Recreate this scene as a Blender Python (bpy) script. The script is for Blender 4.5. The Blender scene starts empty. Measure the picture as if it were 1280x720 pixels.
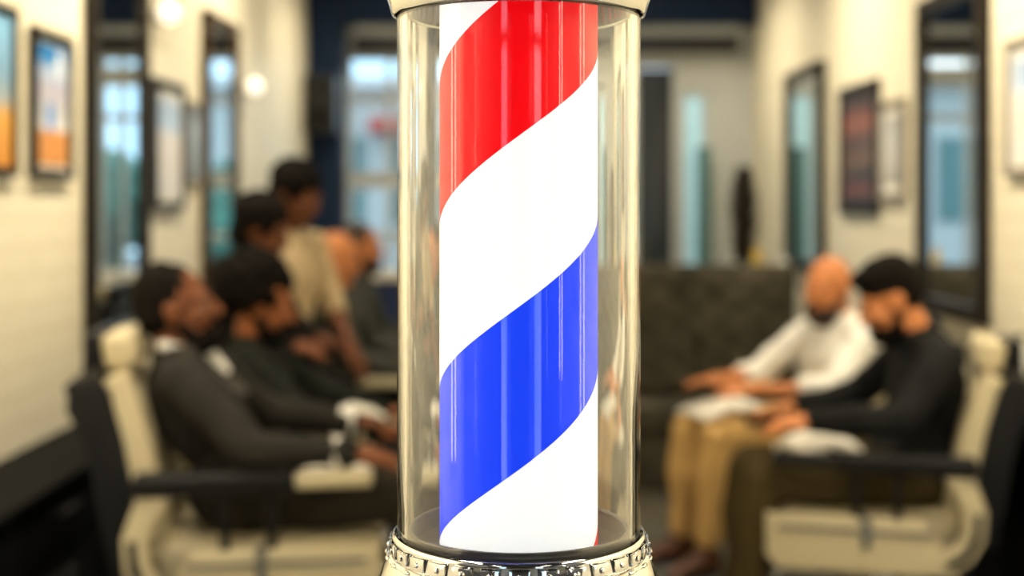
import bpy, bmesh, math, random
from mathutils import Vector, Matrix, noise
random.seed(7)
S = bpy.context.scene
COL = S.collection
PI = math.pi
F = 1600.0; K = 1600/1800; HZ = 255.0; EYE = 1.55          # focal length in pixels, horizon row, eye height

def at(px, py, d):
    return Vector(((px-640)*d/F, d, EYE-(py-HZ)*d/F))

# ------------------------------------------------------------------ materials
def new_mat(name):
    m = bpy.data.materials.new(name); m.use_nodes = True
    return m, m.node_tree, m.node_tree.nodes['Principled BSDF']
def mat(name, col, rough=.6, metal=0, coat=0, bump=0, bscale=60, var=0, vscale=8, emis=None, estr=0, sheen=0, spec=None):
    m, t, b = new_mat(name)
    b.inputs['Base Color'].default_value = (*col, 1)
    b.inputs['Roughness'].default_value = rough
    b.inputs['Metallic'].default_value = metal
    b.inputs['Coat Weight'].default_value = coat
    b.inputs['Sheen Weight'].default_value = sheen
    if spec is not None: b.inputs['Specular IOR Level'].default_value = spec
    if emis:
        b.inputs['Emission Color'].default_value = (*emis, 1)
        b.inputs['Emission Strength'].default_value = estr
    if var or bump:
        tc = t.nodes.new('ShaderNodeTexCoord')
    if var:
        n = t.nodes.new('ShaderNodeTexNoise'); n.inputs['Scale'].default_value = vscale; n.inputs['Detail'].default_value = 4
        t.links.new(tc.outputs['Object'], n.inputs['Vector'])
        r = t.nodes.new('ShaderNodeValToRGB')
        r.color_ramp.elements[0].position = .3; r.color_ramp.elements[1].position = .7
        r.color_ramp.elements[0].color = (*[max(0, c*(1-var)) for c in col], 1)
        r.color_ramp.elements[1].color = (*[min(1, c*(1+var)) for c in col], 1)
        t.links.new(n.outputs['Fac'], r.inputs['Fac']); t.links.new(r.outputs['Color'], b.inputs['Base Color'])
    if bump:
        n2 = t.nodes.new('ShaderNodeTexNoise'); n2.inputs['Scale'].default_value = bscale; n2.inputs['Detail'].default_value = 3
        t.links.new(tc.outputs['Object'], n2.inputs['Vector'])
        bp = t.nodes.new('ShaderNodeBump'); bp.inputs['Strength'].default_value = bump; bp.inputs['Distance'].default_value = .01
        t.links.new(n2.outputs['Fac'], bp.inputs['Height']); t.links.new(bp.outputs['Normal'], b.inputs['Normal'])
    return m

def brick_mat(name, c1, c2, axis='Y'):
    m, t, b = new_mat(name)
    tc = t.nodes.new('ShaderNodeTexCoord'); sp = t.nodes.new('ShaderNodeSeparateXYZ'); cb = t.nodes.new('ShaderNodeCombineXYZ')
    t.links.new(tc.outputs['Object'], sp.inputs[0]); t.links.new(sp.outputs[axis], cb.inputs['X']); t.links.new(sp.outputs['Z'], cb.inputs['Y'])
    br = t.nodes.new('ShaderNodeTexBrick'); br.inputs['Scale'].default_value = 1
    br.inputs['Brick Width'].default_value = .3; br.inputs['Row Height'].default_value = .1; br.inputs['Mortar Size'].default_value = .006
    br.inputs['Mortar Smooth'].default_value = .3
    br.inputs['Color1'].default_value = (*c1, 1); br.inputs['Color2'].default_value = (*[x*.97 for x in c1], 1); br.inputs['Mortar'].default_value = (*c2, 1)
    t.links.new(cb.outputs[0], br.inputs['Vector']); t.links.new(br.outputs['Color'], b.inputs['Base Color'])
    bp = t.nodes.new('ShaderNodeBump'); bp.invert = True; bp.inputs['Strength'].default_value = .4; bp.inputs['Distance'].default_value = .004
    t.links.new(br.outputs['Fac'], bp.inputs['Height']); t.links.new(bp.outputs['Normal'], b.inputs['Normal'])
    b.inputs['Roughness'].default_value = .45
    return m

def thin_glass(name, tint=(1,1,1), refl=.12):
    m = bpy.data.materials.new(name); m.use_nodes = True; t = m.node_tree; t.nodes.clear()
    o = t.nodes.new('ShaderNodeOutputMaterial'); mx = t.nodes.new('ShaderNodeMixShader')
    tr = t.nodes.new('ShaderNodeBsdfTransparent'); tr.inputs[0].default_value = (*tint, 1)
    gl = t.nodes.new('ShaderNodeBsdfGlossy'); gl.inputs['Roughness'].default_value = .02
    fr = t.nodes.new('ShaderNodeLayerWeight'); fr.inputs['Blend'].default_value = refl
    t.links.new(fr.outputs['Fresnel'], mx.inputs[0]); t.links.new(tr.outputs[0], mx.inputs[1]); t.links.new(gl.outputs[0], mx.inputs[2])
    t.links.new(mx.outputs[0], o.inputs[0])
    return m

def art_mat(name, stops, spots=(), emis=0, nscale=6):
    """artwork: flat colour bands up the sheet, edges broken by noise, plus round colour patches; coordinates 0..1 over the sheet"""
    m, t, b = new_mat(name)
    tc = t.nodes.new('ShaderNodeTexCoord'); sp = t.nodes.new('ShaderNodeSeparateXYZ'); t.links.new(tc.outputs['Generated'], sp.inputs[0])
    n = t.nodes.new('ShaderNodeTexNoise'); n.inputs['Scale'].default_value = nscale; t.links.new(tc.outputs['Generated'], n.inputs['Vector'])
    a = t.nodes.new('ShaderNodeMath'); a.operation = 'MULTIPLY_ADD'; a.inputs[1].default_value = .18; t.links.new(n.outputs['Fac'], a.inputs[0]); t.links.new(sp.outputs['Z'], a.inputs[2])
    s = t.nodes.new('ShaderNodeMath'); s.operation = 'SUBTRACT'; s.inputs[1].default_value = .09; t.links.new(a.outputs[0], s.inputs[0])
    r = t.nodes.new('ShaderNodeValToRGB'); e = r.color_ramp.elements
    e[0].position = stops[0][0]; e[0].color = (*stops[0][1], 1); e[1].position = stops[-1][0]; e[1].color = (*stops[-1][1], 1)
    for p, c in stops[1:-1]:
        q = e.new(p); q.color = (*c, 1)
    t.links.new(s.outputs[0], r.inputs['Fac']); cur = r.outputs['Color']
    for (y, z, rad, c) in spots:
        d = t.nodes.new('ShaderNodeVectorMath'); d.operation = 'DISTANCE'
        cb = t.nodes.new('ShaderNodeCombineXYZ'); t.links.new(sp.outputs['Y'], cb.inputs['X']); t.links.new(sp.outputs['Z'], cb.inputs['Y'])
        d.inputs[1].default_value = (y, z, 0); t.links.new(cb.outputs[0], d.inputs[0])
        l = t.nodes.new('ShaderNodeMath'); l.operation = 'LESS_THAN'; l.inputs[1].default_value = rad; t.links.new(d.outputs['Value'], l.inputs[0])
        mx = t.nodes.new('ShaderNodeMixRGB'); t.links.new(l.outputs[0], mx.inputs[0]); t.links.new(cur, mx.inputs[1]); mx.inputs[2].default_value = (*c, 1); cur = mx.outputs[0]
    t.links.new(cur, b.inputs['Base Color']); b.inputs['Roughness'].default_value = .35
    return m

M = {}
M['cream_wall'] = brick_mat('cream_wall', (.86,.79,.60), (.74,.66,.47))
M['white_wall'] = mat('white_wall', (.70,.73,.73), .6)
M['navy_paint'] = mat('navy_paint', (.010,.026,.070), .6, spec=.2)
M['front_wall'] = mat('front_wall', (.05,.05,.05), .8)  # dark to keep the unseen walls from reflecting brightly in the pole
M['navy_panel'] = mat('navy_panel', (.02,.04,.13), .45)
M['black_paint'] = mat('black_paint', (.008,.008,.008), .35)
M['dark_ceiling'] = mat('dark_ceiling', (.02,.022,.03), .8)
M['counter_black'] = mat('counter_black', (.003,.003,.003), .6, spec=.05)
M['chrome'] = mat('chrome', (.82,.82,.80), .06, 1)
M['dull_chrome'] = mat('dull_chrome', (.45,.44,.41), .22, 1)
M['dark_plate'] = mat('dark_plate', (.13,.115,.10), .28, .8)
M['cream_vinyl'] = mat('cream_vinyl', (.50,.43,.27), .45, bump=.15, bscale=120)
M['black_vinyl'] = mat('black_vinyl', (.006,.006,.006), .5, spec=.2)
M['black_frame'] = mat('black_frame', (.022,.018,.013), .4, spec=.08)
M['brown_frame'] = mat('brown_frame', (.07,.045,.025), .45, spec=.08)
M['grey_frame'] = mat('grey_frame', (.22,.19,.15), .5)
M['mirror'] = mat('mirror', (.86,.90,.90), .015, 1)
M['mat_board'] = mat('mat_board', (.85,.82,.74), .8)
M['upholstery'] = mat('upholstery', (.075,.066,.045), .8, var=.5, vscale=6, bump=.3, spec=.2)
M['white_frame'] = mat('white_frame', (.75,.77,.75), .4)
M['teal_paint'] = mat('teal_paint', (.10,.22,.24), .4)
M['dark_door'] = mat('dark_door', (.04,.05,.06), .25)
M['window_glass'] = thin_glass('window_glass', (.94,.98,.98))
M['green_glass'] = mat('green_glass', (.72,.90,.82), .6)
M['green_glass'].node_tree.nodes['Principled BSDF'].inputs['Transmission Weight'].default_value = .75
M['yellow'] = mat('yellow', (.75,.50,.05), .4)
M['lamp_glow'] = mat('lamp_glow', (1,1,1), .5, emis=(1,.9,.74), estr=9)
M['sconce_glow'] = mat('sconce_glow', (1,1,1), .5, emis=(1,.92,.75), estr=1.0)
M['white_cloth'] = mat('white_cloth', (.80,.76,.66), .85, bump=.2)
M['paper'] = mat('paper', (.80,.77,.68), .5)

def floor_mat():
    m, t, b = new_mat('floor_stone')
    tc = t.nodes.new('ShaderNodeTexCoord')
    br = t.nodes.new('ShaderNodeTexBrick'); br.offset = 0; br.inputs['Scale'].default_value = 1
    br.inputs['Brick Width'].default_value = .6; br.inputs['Row Height'].default_value = .6; br.inputs['Mortar Size'].default_value = .006
    br.inputs['Color1'].default_value = (.12,.11,.085,1); br.inputs['Color2'].default_value = (.10,.09,.07,1); br.inputs['Mortar'].default_value = (.05,.045,.035,1)
    t.links.new(tc.outputs['Object'], br.inputs['Vector'])
    n = t.nodes.new('ShaderNodeTexNoise'); n.inputs['Scale'].default_value = 3; t.links.new(tc.outputs['Object'], n.inputs['Vector'])
    mx = t.nodes.new('ShaderNodeMixRGB'); mx.blend_type = 'OVERLAY'; mx.inputs[0].default_value = .35
    t.links.new(br.outputs['Color'], mx.inputs[1]); t.links.new(n.outputs['Color'], mx.inputs[2])
    t.links.new(mx.outputs[0], b.inputs['Base Color']); b.inputs['Roughness'].default_value = .3
    return m
M['floor'] = floor_mat()

# ------------------------------------------------------------------ helpers
def finish(bm, name, m=None, parent=None, smooth=True, angle=.6):
    me = bpy.data.meshes.new(name); bmesh.ops.recalc_face_normals(bm, faces=bm.faces)
    if smooth:
        for f in bm.faces: f.smooth = True
        for e in bm.edges:
            if len(e.link_faces) == 2 and e.calc_face_angle(0) > angle: e.smooth = False
    bm.to_mesh(me); bm.free()
    o = bpy.data.objects.new(name, me); COL.objects.link(o)
    if m: me.materials.append(m)
    if parent is not None: o.parent = parent
    return o
def tag(o, label=None, cat=None, group=None, kind=None):
    if label: o['label'] = label
    if cat: o['category'] = cat
    if group: o['group'] = group
    if kind: o['kind'] = kind
    return o
def empty(name, loc, rz=0, label=None, cat=None, group=None):
    o = bpy.data.objects.new(name, None); COL.objects.link(o); o.location = loc; o.rotation_euler = (0,0,rz); o.empty_display_size = .1
    return tag(o, label, cat, group)
def box(bm, x0, x1, y0, y1, z0, z1, bev=0, seg=2, rot=None):
    c = Vector(((x0+x1)/2, (y0+y1)/2, (z0+z1)/2))
    r = bmesh.ops.create_cube(bm, size=1)
    for v in r['verts']:
        v.co = Vector((v.co.x*(x1-x0), v.co.y*(y1-y0), v.co.z*(z1-z0)))
    vs = r['verts']
    if bev:
        es = list({e for v in vs for e in v.link_edges})
        q = bmesh.ops.bevel(bm, geom=es, offset=bev, segments=seg, affect='EDGES', profile=.6)
        vs = list({v for f in q['faces'] for v in f.verts} | {v for v in vs if v.is_valid})
    for v in vs:
        if rot is not None: v.co = rot @ v.co
        v.co += c
    return vs
def lathe(bm, prof, seg=48, c=(0,0,0), close=False):
    rings = []
    for (r, z) in prof:
        rings.append([bm.verts.new((c[0]+r*math.cos(2*PI*i/seg), c[1]+r*math.sin(2*PI*i/seg), c[2]+z)) for i in range(seg)])
    n = len(rings)
    for k in range(n if close else n-1):
        a, b = rings[k], rings[(k+1) % n]
        for i in range(seg):
            j = (i+1) % seg
            bm.faces.new((a[i], a[j], b[j], b[i]))
    if not close:
        bm.faces.new(rings[0]); bm.faces.new(rings[-1])
def cyl(bm, a, b, r0, r1=None, seg=16):
    a = Vector(a); b = Vector(b); r1 = r0 if r1 is None else r1
    d = (b-a); L = d.length; q = d.to_track_quat('Z', 'Y').to_matrix().to_4x4()
    bmesh.ops.create_cone(bm, cap_ends=True, segments=seg, radius1=r0, radius2=r1, depth=L, matrix=Matrix.Translation((a+b)/2) @ q)
def ball(bm, c, r, rot=None, u=16, v=10):
    if not hasattr(r, '__len__'): r = (r, r, r)
    mtx = Matrix.Translation(Vector(c)) @ (rot.to_4x4() if rot is not None else Matrix.Identity(4)) @ Matrix.Diagonal((*r, 1))
    return bmesh.ops.create_uvsphere(bm, u_segments=u, v_segments=v, radius=1, matrix=mtx)['verts']
def cap(bm, a, b, r0, r1=None):
    r1 = r0 if r1 is None else r1
    cyl(bm, a, b, r0, r1, 14); ball(bm, a, r0, u=14, v=8); ball(bm, b, r1, u=14, v=8)
def prism(bm, pts, y0, y1, bev=0):
    """outline in x,z pushed along y"""
    a = [bm.verts.new((x, y0, z)) for x, z in pts]; b = [bm.verts.new((x, y1, z)) for x, z in pts]
    f1 = bm.faces.new(a); f2 = bm.faces.new(list(reversed(b))); n = len(pts)
    for i in range(n): bm.faces.new((a[i], b[i], b[(i+1) % n], a[(i+1) % n]))
    if bev:
        es = list(set(f1.edges) | set(f2.edges))
        bmesh.ops.bevel(bm, geom=es, offset=bev, segments=3, affect='EDGES', profile=.6)
def band(path, th):
    """closed outline of a thick line through path (x,z)"""
    L, R = [], []
    for i, p in enumerate(path):
        p = Vector(p); q0 = Vector(path[max(0, i-1)]); q1 = Vector(path[min(len(path)-1, i+1)])
        t = (q1-q0).normalized(); n = Vector((-t.y, t.x)); w = th(i/(len(path)-1))/2 if callable(th) else th/2
        L.append(tuple(p+n*w)); R.append(tuple(p-n*w))
    return L + R[::-1]
def fuse(bm, name, m, parent=None, voxel=.008, smooth=4, disp=None):
    """all solids in bm grown together into one closed skin"""
    tmp = bpy.data.meshes.new('t'); bm.to_mesh(tmp); bm.free()
    o = bpy.data.objects.new('t', tmp); COL.objects.link(o)
    r = o.modifiers.new('r', 'REMESH'); r.mode = 'VOXEL'; r.voxel_size = voxel; r.use_smooth_shade = True
    if smooth:
        s = o.modifiers.new('s', 'SMOOTH'); s.factor = .5; s.iterations = smooth
    dg = bpy.context.evaluated_depsgraph_get()
    me = bpy.data.meshes.new_from_object(o.evaluated_get(dg)); me.name = name
    bpy.data.objects.remove(o); bpy.data.meshes.remove(tmp)
    if disp:
        amp, fr = disp
        ns = [v.normal.copy() for v in me.vertices]
        for v, n in zip(me.vertices, ns): v.co += n*amp*noise.noise(v.co*fr)
    me.materials.clear(); me.materials.append(m)
    ob = bpy.data.objects.new(name, me); COL.objects.link(ob)
    if parent is not None: ob.parent = parent
    return ob

# ------------------------------------------------------------------ setting
XL, XR, YB, YF, ZC = -1.67, 2.0, 12.0*K, -3.2, 3.5
def slab(name, m, *boxes, kind='structure'):
    bm = bmesh.new()
    for b_ in boxes: box(bm, *b_)
    return tag(finish(bm, name, m, smooth=False), kind=kind)
slab('floor', M['floor'], (XL-.2, XR+.2, YF-.2, YB+.2, -.1, 0))
slab('ceiling', M['dark_ceiling'], (XL-.2, XR+.2, YF-.2, YB+.2, ZC, ZC+.1))
slab('wall_left', M['cream_wall'], (XL-.15, XL, -.35, YB, 0, ZC))
slab('wall_right', M['cream_wall'], (XR, XR+.15, -.35, YB, 0, ZC))
slab('wall_dark_left', M['front_wall'], (XL-.15, XL, YF, -.35, 0, ZC))  # unseen stretch darkened so its reflection does not wash out the pole's red
slab('wall_dark_right', M['front_wall'], (XR, XR+.15, YF, -.35, 0, ZC))  # unseen too, dark for the sake of the pole's reflections
# back wall: shopfront with openings
HD = 2.80
slab('wall_back', M['white_wall'],
     (XL, -1.40, YB, YB+.15, 0, HD), (-1.40, .92, YB, YB+.15, 0, .35), (.92, 1.05, YB, YB+.15, 0, HD),
     (XL, XR, YB, YB+.15, HD, 3.03), (1.34, 1.40, YB, YB+.15, 0, HD), (1.64, XR, YB, YB+.15, 0, HD), (1.05, 1.34, YB, YB+.15, 2.70, HD), (1.40, 1.64, YB, YB+.15, 2.5, HD))
slab('trim_1', M['navy_paint'], (XL, XR, YB-.25, YB+.15, 3.02, ZC))
slab('trim_2', M['white_wall'], (-1.30, 1.90, YB-.12, YB+.15, 2.93, 3.02))
slab('trim_3', M['black_paint'], (-1.30, 1.86, YB-.18, YB+.15, 2.80, 2.93))
slab('trim_4', M['navy_paint'], (XL, -1.385, YB-.22, YB+.16, 0, 3.02))
# unseen front wall behind the viewer, dark, with tall windows added for pole streaks
fw = [(-1.25, -.75), (1.0, 1.6)]
xs = [XL] + [v for p in fw for v in p] + [XR]
slab('wall_front', M['front_wall'], *[(xs[i], xs[i+1], YF-.15, YF, 0, ZC) for i in range(0, len(xs), 2)],
     *[(a, b, YF-.15, YF, 0, .4) for a, b in fw], *[(a, b, YF-.15, YF, 2.9, ZC) for a, b in fw])

wn = [0]
def window(x0, x1, z0, z1, y, xbars=(), zbars=(), glass='window_glass', fm='white_frame', t=.045):
    wn[0] += 1
    r = empty('window_%d' % wn[0], ((x0+x1)/2, y, z0)); r['kind'] = 'structure'
    cx = (x0+x1)/2
    bm = bmesh.new()
    a, b, h = x0-cx, x1-cx, z1-z0
    box(bm, a, a+t, -.03, .03, 0, h); box(bm, b-t, b, -.03, .03, 0, h); box(bm, a+t, b-t, -.03, .03, 0, t); box(bm, a+t, b-t, -.03, .03, h-t, h)
    for x in xbars: box(bm, x-cx-t/2, x-cx+t/2, -.025, .025, t, h-t)
    for z, zt in zbars: box(bm, a+t, b-t, -.028, .028, z-z0-zt/2, z-z0+zt/2)
    finish(bm, 'window_frame', M[fm], r, smooth=False)
    bm = bmesh.new(); box(bm, a+t, b-t, -.004, .004, t, h-t); finish(bm, 'pane', M[glass], r, smooth=False)
window(-1.385, -.40, .35, 2.80, YB+.06, xbars=(-1.02,), zbars=((2.42, .05), (1.75, .13), (1.28, .06)))
window(-.40, .92, .35, 2.80, YB+.06, xbars=(-.03, .13, .55), zbars=((2.62, .16), (2.27, .05)))
window(1.40, 1.64, 0, 2.50, YB+.06, glass='green_glass', zbars=((1.0, .05),))
for a, b in fw: window(a, b, .4, 2.9, YF-.07, zbars=((2.2, .05),), fm='black_frame')  # windows added behind the viewer for their bright streaks on the pole
d1 = empty('door_1', (1.195, YB+.05, 0)); d1['kind'] = 'structure'
bm = bmesh.new(); box(bm, -.145, .145, -.03, .03, 0, 2.68, .004); finish(bm, 'door_leaf', M['dark_door'], d1)
bm = bmesh.new(); cyl(bm, (-.1, -.06, .95), (-.1, -.06, 1.25), .012); cyl(bm, (-.1, -.06, .97), (-.1, 0, .97), .008); cyl(bm, (-.1, -.06, 1.23), (-.1, 0, 1.23), .008)
finish(bm, 'door_handle', M['dull_chrome'], d1)
# teal post beside the green pane
bm = bmesh.new(); box(bm, 1.53, 1.635, YB-.16, YB-.03, 0, 2.02, .01)
tag(finish(bm, 'trim_5', M['teal_paint']), kind='structure')
# low dividing wall (navy, pale ledge)
slab('wall_divider', M['navy_panel'], (-1.10, .30, 8.45*K, 8.45*K+.15, 0, 1.10))
slab('trim_6', M['mat_board'], (-1.12, .30, 8.45*K-.03, 8.45*K+.18, 1.10, 1.15))
# skirting
slab('baseboard_left', M['black_paint'], (XL, XL+.015, 7.0, YB-.22, 0, .12))
slab('baseboard_right', M['black_paint'], (XR-.015, XR, 7.0, YB, 0, .12))

# outside, beyond the shopfront
slab('ground', mat('asphalt', (.16,.17,.17), .8), (-14, 14, YB+.25, 40, -.12, -.02))
fb = empty('building', (-1.5, 26, 0), label='pale blue-grey building across the street seen through the shopfront glass', cat='building')
bm = bmesh.new(); box(bm, -9, 4.3, 0, 6, 0, 3.9); finish(bm, 'facade', mat('facade', (.50,.53,.52), .8), fb, smooth=False)
bm = bmesh.new(); box(bm, -9.1, 4.4, -.5, 6, 3.9, 4.1); finish(bm, 'cornice', mat('cornice', (.65,.68,.68), .7), fb, smooth=False)
for x in (-4.3, -2.6, -.9, .8, 2.5):
    bm = bmesh.new(); box(bm, x, x+1.1, -.05, .02, 1.2, 2.9); w_ = finish(bm, 'window', mat('far_glass', (.10,.20,.20), .5), fb, smooth=False)
bm = bmesh.new(); prism(bm, [(-.0, 3.2), (.9, 3.0), (.9, 2.85), (0, 2.85)], 0, 0.001)
bm.free()
bm = bmesh.new(); box(bm, -1.3, -.45, -1.1, 0, 2.95, 3.25, .03); finish(bm, 'awning', mat('awning_red', (.45,.10,.08), .8), fb)
leafm = mat('leaf_teal', (.05,.16,.12), .7, var=.6, vscale=5)
barkm = mat('bark', (.08,.05,.03), .9)
for i, (x, y, s, lb) in enumerate([(.75, 18.5, 1.0, 'nearer bushy green street tree outside the back window'), (3.2, 20.5, 1.1, 'farther bushy green street tree outside, beyond the pale wall')]):
    t_ = empty('street_tree', (x, y, -.02), label=lb, cat='tree', group='street trees')
    bm = bmesh.new()
    for k in range(16):
        a = random.random()*2*PI; rr = random.random()*.75*s
        ball(bm, (rr*math.cos(a), rr*math.sin(a), (.7+1.15*random.random())*s), .42*s)
    fuse(bm, 'foliage', leafm, t_, .07, 1, (.14, 5))
    bm = bmesh.new(); cap(bm, (0,0,0), (0,0,.8*s), .08, .06); finish(bm, 'trunk', barkm, t_)

# ------------------------------------------------------------------ pictures and mirrors on the side walls
def framed(kind, side, y0, y1, z0, z1, fw_, fm, label, art=None, matw=0, cat='picture', depth=.03, group=None, inner=None):
    x = XL if side < 0 else XR; y0 *= K; y1 *= K
    r = empty(kind, (x, (y0+y1)/2, z0), label=label, cat=cat, group=group)
    sx = 1 if side < 0 else -1
    a, b, h = -(y1-y0)/2, (y1-y0)/2, z1-z0
    def bx(m_, n_, xa, xb, *rest):
        bm_ = bmesh.new()
        for (ya, yb, za, zb) in rest: box(bm_, min(xa*sx, xb*sx), max(xa*sx, xb*sx), ya, yb, za, zb, .003 if n_ == 'frame' else 0)
        return finish(bm_, n_, m_, r, smooth=False)
    bx(fm, 'frame', .001, depth, (a, a+fw_, 0, h), (b-fw_, b, 0, h), (a+fw_, b-fw_, 0, fw_), (a+fw_, b-fw_, h-fw_, h))
    if kind == 'wall_mirror':
        bx(M['mirror'], 'mirror_glass', .004, depth*.5, (a+fw_, b-fw_, fw_, h-fw_))
    else:
        if matw: bx(M['mat_board'], 'mat_board', .003, depth*.45, (a+fw_, b-fw_, fw_, h-fw_))
        g = fw_+matw
        bx(art, 'artwork', .004, depth*.55, (a+g, b-g, g, h-g))
    return r
blue = (.015,.17,.45); lt = (.36,.46,.62); orange = (.62,.24,.01); white = (.75,.74,.72)
A1 = art_mat('art_beach', [(0,orange),(.27,orange),(.29,white),(.45,(.5,.5,.5)),(.62,(.42,.38,.46)),(.8,lt),(.86,blue),(1,blue)], [(.42,.40,.13,(.01,.16,.55)), (.75,.85,.12,(.7,.75,.8))])
A2 = art_mat('art_sea', [(0,orange),(.35,(.7,.35,.05)),(.45,(.35,.4,.4)),(.6,(.2,.35,.5)),(1,(.25,.55,.85))])
A3 = art_mat('art_pale', [(0,white),(.35,(.75,.68,.62)),(.6,(.78,.72,.68)),(.68,(.45,.58,.75)),(.9,lt),(1,white)])
A4 = art_mat('art_blue_grey', [(0,(.2,.25,.3)),(.4,(.3,.4,.5)),(.7,(.45,.55,.65)),(1,(.12,.15,.2))])
A5 = art_mat('art_rust', [(0,(.012,.01,.01)),(.12,(.16,.04,.02)),(.25,(.02,.012,.01)),(.4,(.16,.08,.03)),(.55,(.05,.02,.012)),(.75,(.26,.07,.025)),(.85,(.10,.03,.015)),(1,(.01,.01,.01))], nscale=9)
A6 = art_mat('art_grey', [(0,(.35,.33,.28)),(.3,(.55,.53,.48)),(.7,(.50,.50,.48)),(1,(.35,.34,.3))])
framed('framed_picture', -1, 4.30, 4.80, 1.64, 2.20, .03, M['black_frame'], 'black-framed blue and orange picture cut off by the left edge of the view', A2, .0, group=None)
framed('framed_picture', -1, 4.96, 5.41, 1.64, 2.17, .035, M['black_frame'], 'black-framed picture with blue sky, white middle and orange base on cream wall', A1, .015)
framed('wall_mirror', -1, 5.60, 6.47, 1.00, 2.75, .055, M['black_frame'], 'tall black-framed mirror on the left cream wall behind the seated man in a dark jacket', cat='mirror', depth=.05)
framed('framed_picture', -1, 6.66, 7.26, 1.52, 2.14, .04, M['black_frame'], 'black-framed pale white and light blue picture between the two left mirrors', A3, .03)
framed('framed_picture', -1, 7.34, 7.64, 1.66, 2.08, .03, M['grey_frame'], 'small grey-blue picture beside the farther left mirror', A4, 0)
framed('wall_mirror', -1, 7.72, 8.60, 1.00, 2.60, .05, M['brown_frame'], 'dark-framed mirror farther along the left wall, above the curly-haired man', cat='mirror', depth=.05)
framed('wall_mirror', 1, 6.00, 6.98, 1.04, 2.52, .075, M['black_frame'], 'tall black-framed mirror on the right wall beside the man in the dark sweater', cat='mirror', depth=.05)
framed('wall_mirror', 1, 9.15, 10.35, 1.10, 2.47, .07, M['black_frame'], 'black-framed mirror with teal reflection on the far part of the right wall', cat='mirror', depth=.05)
framed('framed_picture', 1, 7.80, 8.72, 1.49, 2.24, .07, M['black_frame'], 'thick black-framed dark picture with rusty orange figures on the right wall', A5, 0)
framed('framed_picture', 1, 7.28, 7.76, 1.57, 2.09, .035, M['grey_frame'], 'small grey-framed pale picture next to the thick black rusty one', A6, .05)
framed('framed_picture', 1, 5.25, 5.78, 1.66, 2.20, .035, M['grey_frame'], 'grey-framed pale blue picture cut off by the right edge of the view', A3, .03)
for (y, z, lb) in [(6.72, 2.44, 'small glowing white wall lamp above the pale picture'), (8.95, 2.28, 'small glowing white wall lamp beyond the farther left mirror')]:
    r = empty('wall_lamp', (XL, y*K, z), label=lb, cat='lamp', group='wall lamps')
    bm = bmesh.new(); cyl(bm, (0.001,0,0), (.03,0,0), .05, .05, 24); finish(bm, 'back_plate', M['dull_chrome'], r)
    bm = bmesh.new(); ball(bm, (.07,0,0), (.05,.075,.05)); finish(bm, 'lamp_shade', M['sconce_glow'], r)
# black box (speaker) on the navy pier at the back, left
sp = empty('loudspeaker', (-1.53, YB-.22, 2.12), label='black box loudspeaker fixed to the navy pier at the back', cat='loudspeaker')
bm = bmesh.new(); box(bm, -.13, .13, -.24, -.03, 0, .46, .015); finish(bm, 'cabinet', M['black_paint'], sp)
bm = bmesh.new(); cyl(bm, (0,-.239,.14), (0,-.25,.14), .085, .075, 24); cyl(bm, (0,-.239,.35), (0,-.25,.35), .05, .04, 24); finish(bm, 'cone', M['black_vinyl'], sp)
bm = bmesh.new(); box(bm, -.04, .04, -.035, 0, .15, .31, .004); finish(bm, 'bracket', M['dull_chrome'], sp)

# ------------------------------------------------------------------ counters
def counter(side, y0, y1, depth, h, label):
    x = XL if side < 0 else XR; y0 *= K; y1 *= K; s = 1 if side < 0 else -1
    r = empty('vanity_cabinet', (x, (y0+y1)/2, 0), label=label, cat='cabinet')
    L = y1-y0
    def B(bm, xa, xb, *q, **k): box(bm, min(xa*s, xb*s), max(xa*s, xb*s), *q, **k)
    bm = bmesh.new(); B(bm, .001, depth-.02, -L/2, L/2, .08, h-.03); B(bm, .001, depth-.07, -L/2+.02, L/2-.02, 0, .08); finish(bm, 'body', M['counter_black'], r, smooth=False)
    bm = bmesh.new(); B(bm, .001, depth+.01, -L/2-.01, L/2+.01, h-.03, h, bev=.006); finish(bm, 'worktop', M['counter_black'], r)
    n = max(2, int(L/.62)); w = L/n
    for i in range(n):
        ya = -L/2+i*w
        for (za, zb, nm) in ((.10, h-.24, 'door'), (h-.225, h-.045, 'drawer')):
            bm = bmesh.new(); B(bm, depth-.02, depth-.002, ya+.008, ya+w-.008, za, zb, bev=.003); dr = finish(bm, nm, M['counter_black'], r)
            bm = bmesh.new()
            zc = zb-.05
            cyl(bm, ((depth+.022)*s, ya+w/2-.07, zc), ((depth+.022)*s, ya+w/2+.07, zc), .005)
            for q in (-.06, .06): cyl(bm, ((depth-.004)*s, ya+w/2+q, zc), ((depth+.022)*s, ya+w/2+q, zc), .004)
            finish(bm, 'handle', M['dull_chrome'], dr)
    return r
counter(-1, 3.3, 7.7, .30, .715, 'long black cabinet along the left wall under the pictures')
counter(1, 3.6, 7.6, .36, .93, 'long black cabinet along the right wall behind the barber chairs')

def bottle(x, y, z, h, r, m, label, capm, group=None):
    e = empty('bottle', (x, y*K, z), label=label, cat='bottle', group=group)
    bm = bmesh.new(); lathe(bm, [(r*.9,0),(r,.01),(r,h*.62),(r*.75,h*.72),(r*.35,h*.78),(r*.35,h*.86)], 20); finish(bm, 'body', m, e)
    bm = bmesh.new(); lathe(bm, [(r*.45,h*.86),(r*.45,h*.98),(r*.35,h)], 16); finish(bm, 'cap', capm, e)
amber = mat('amber_plastic', (.25,.08,.02), .2)
bottle(XL+.16, 6.05, .715, .17, .03, amber, 'small brown bottle on the black left cabinet under the tall mirror', M['black_paint'])
bottle(XR-.2, 5.1, .93, .16, .03, M['white_frame'], 'small white bottle on the black right cabinet at the edge of the view', M['black_paint'])

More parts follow.
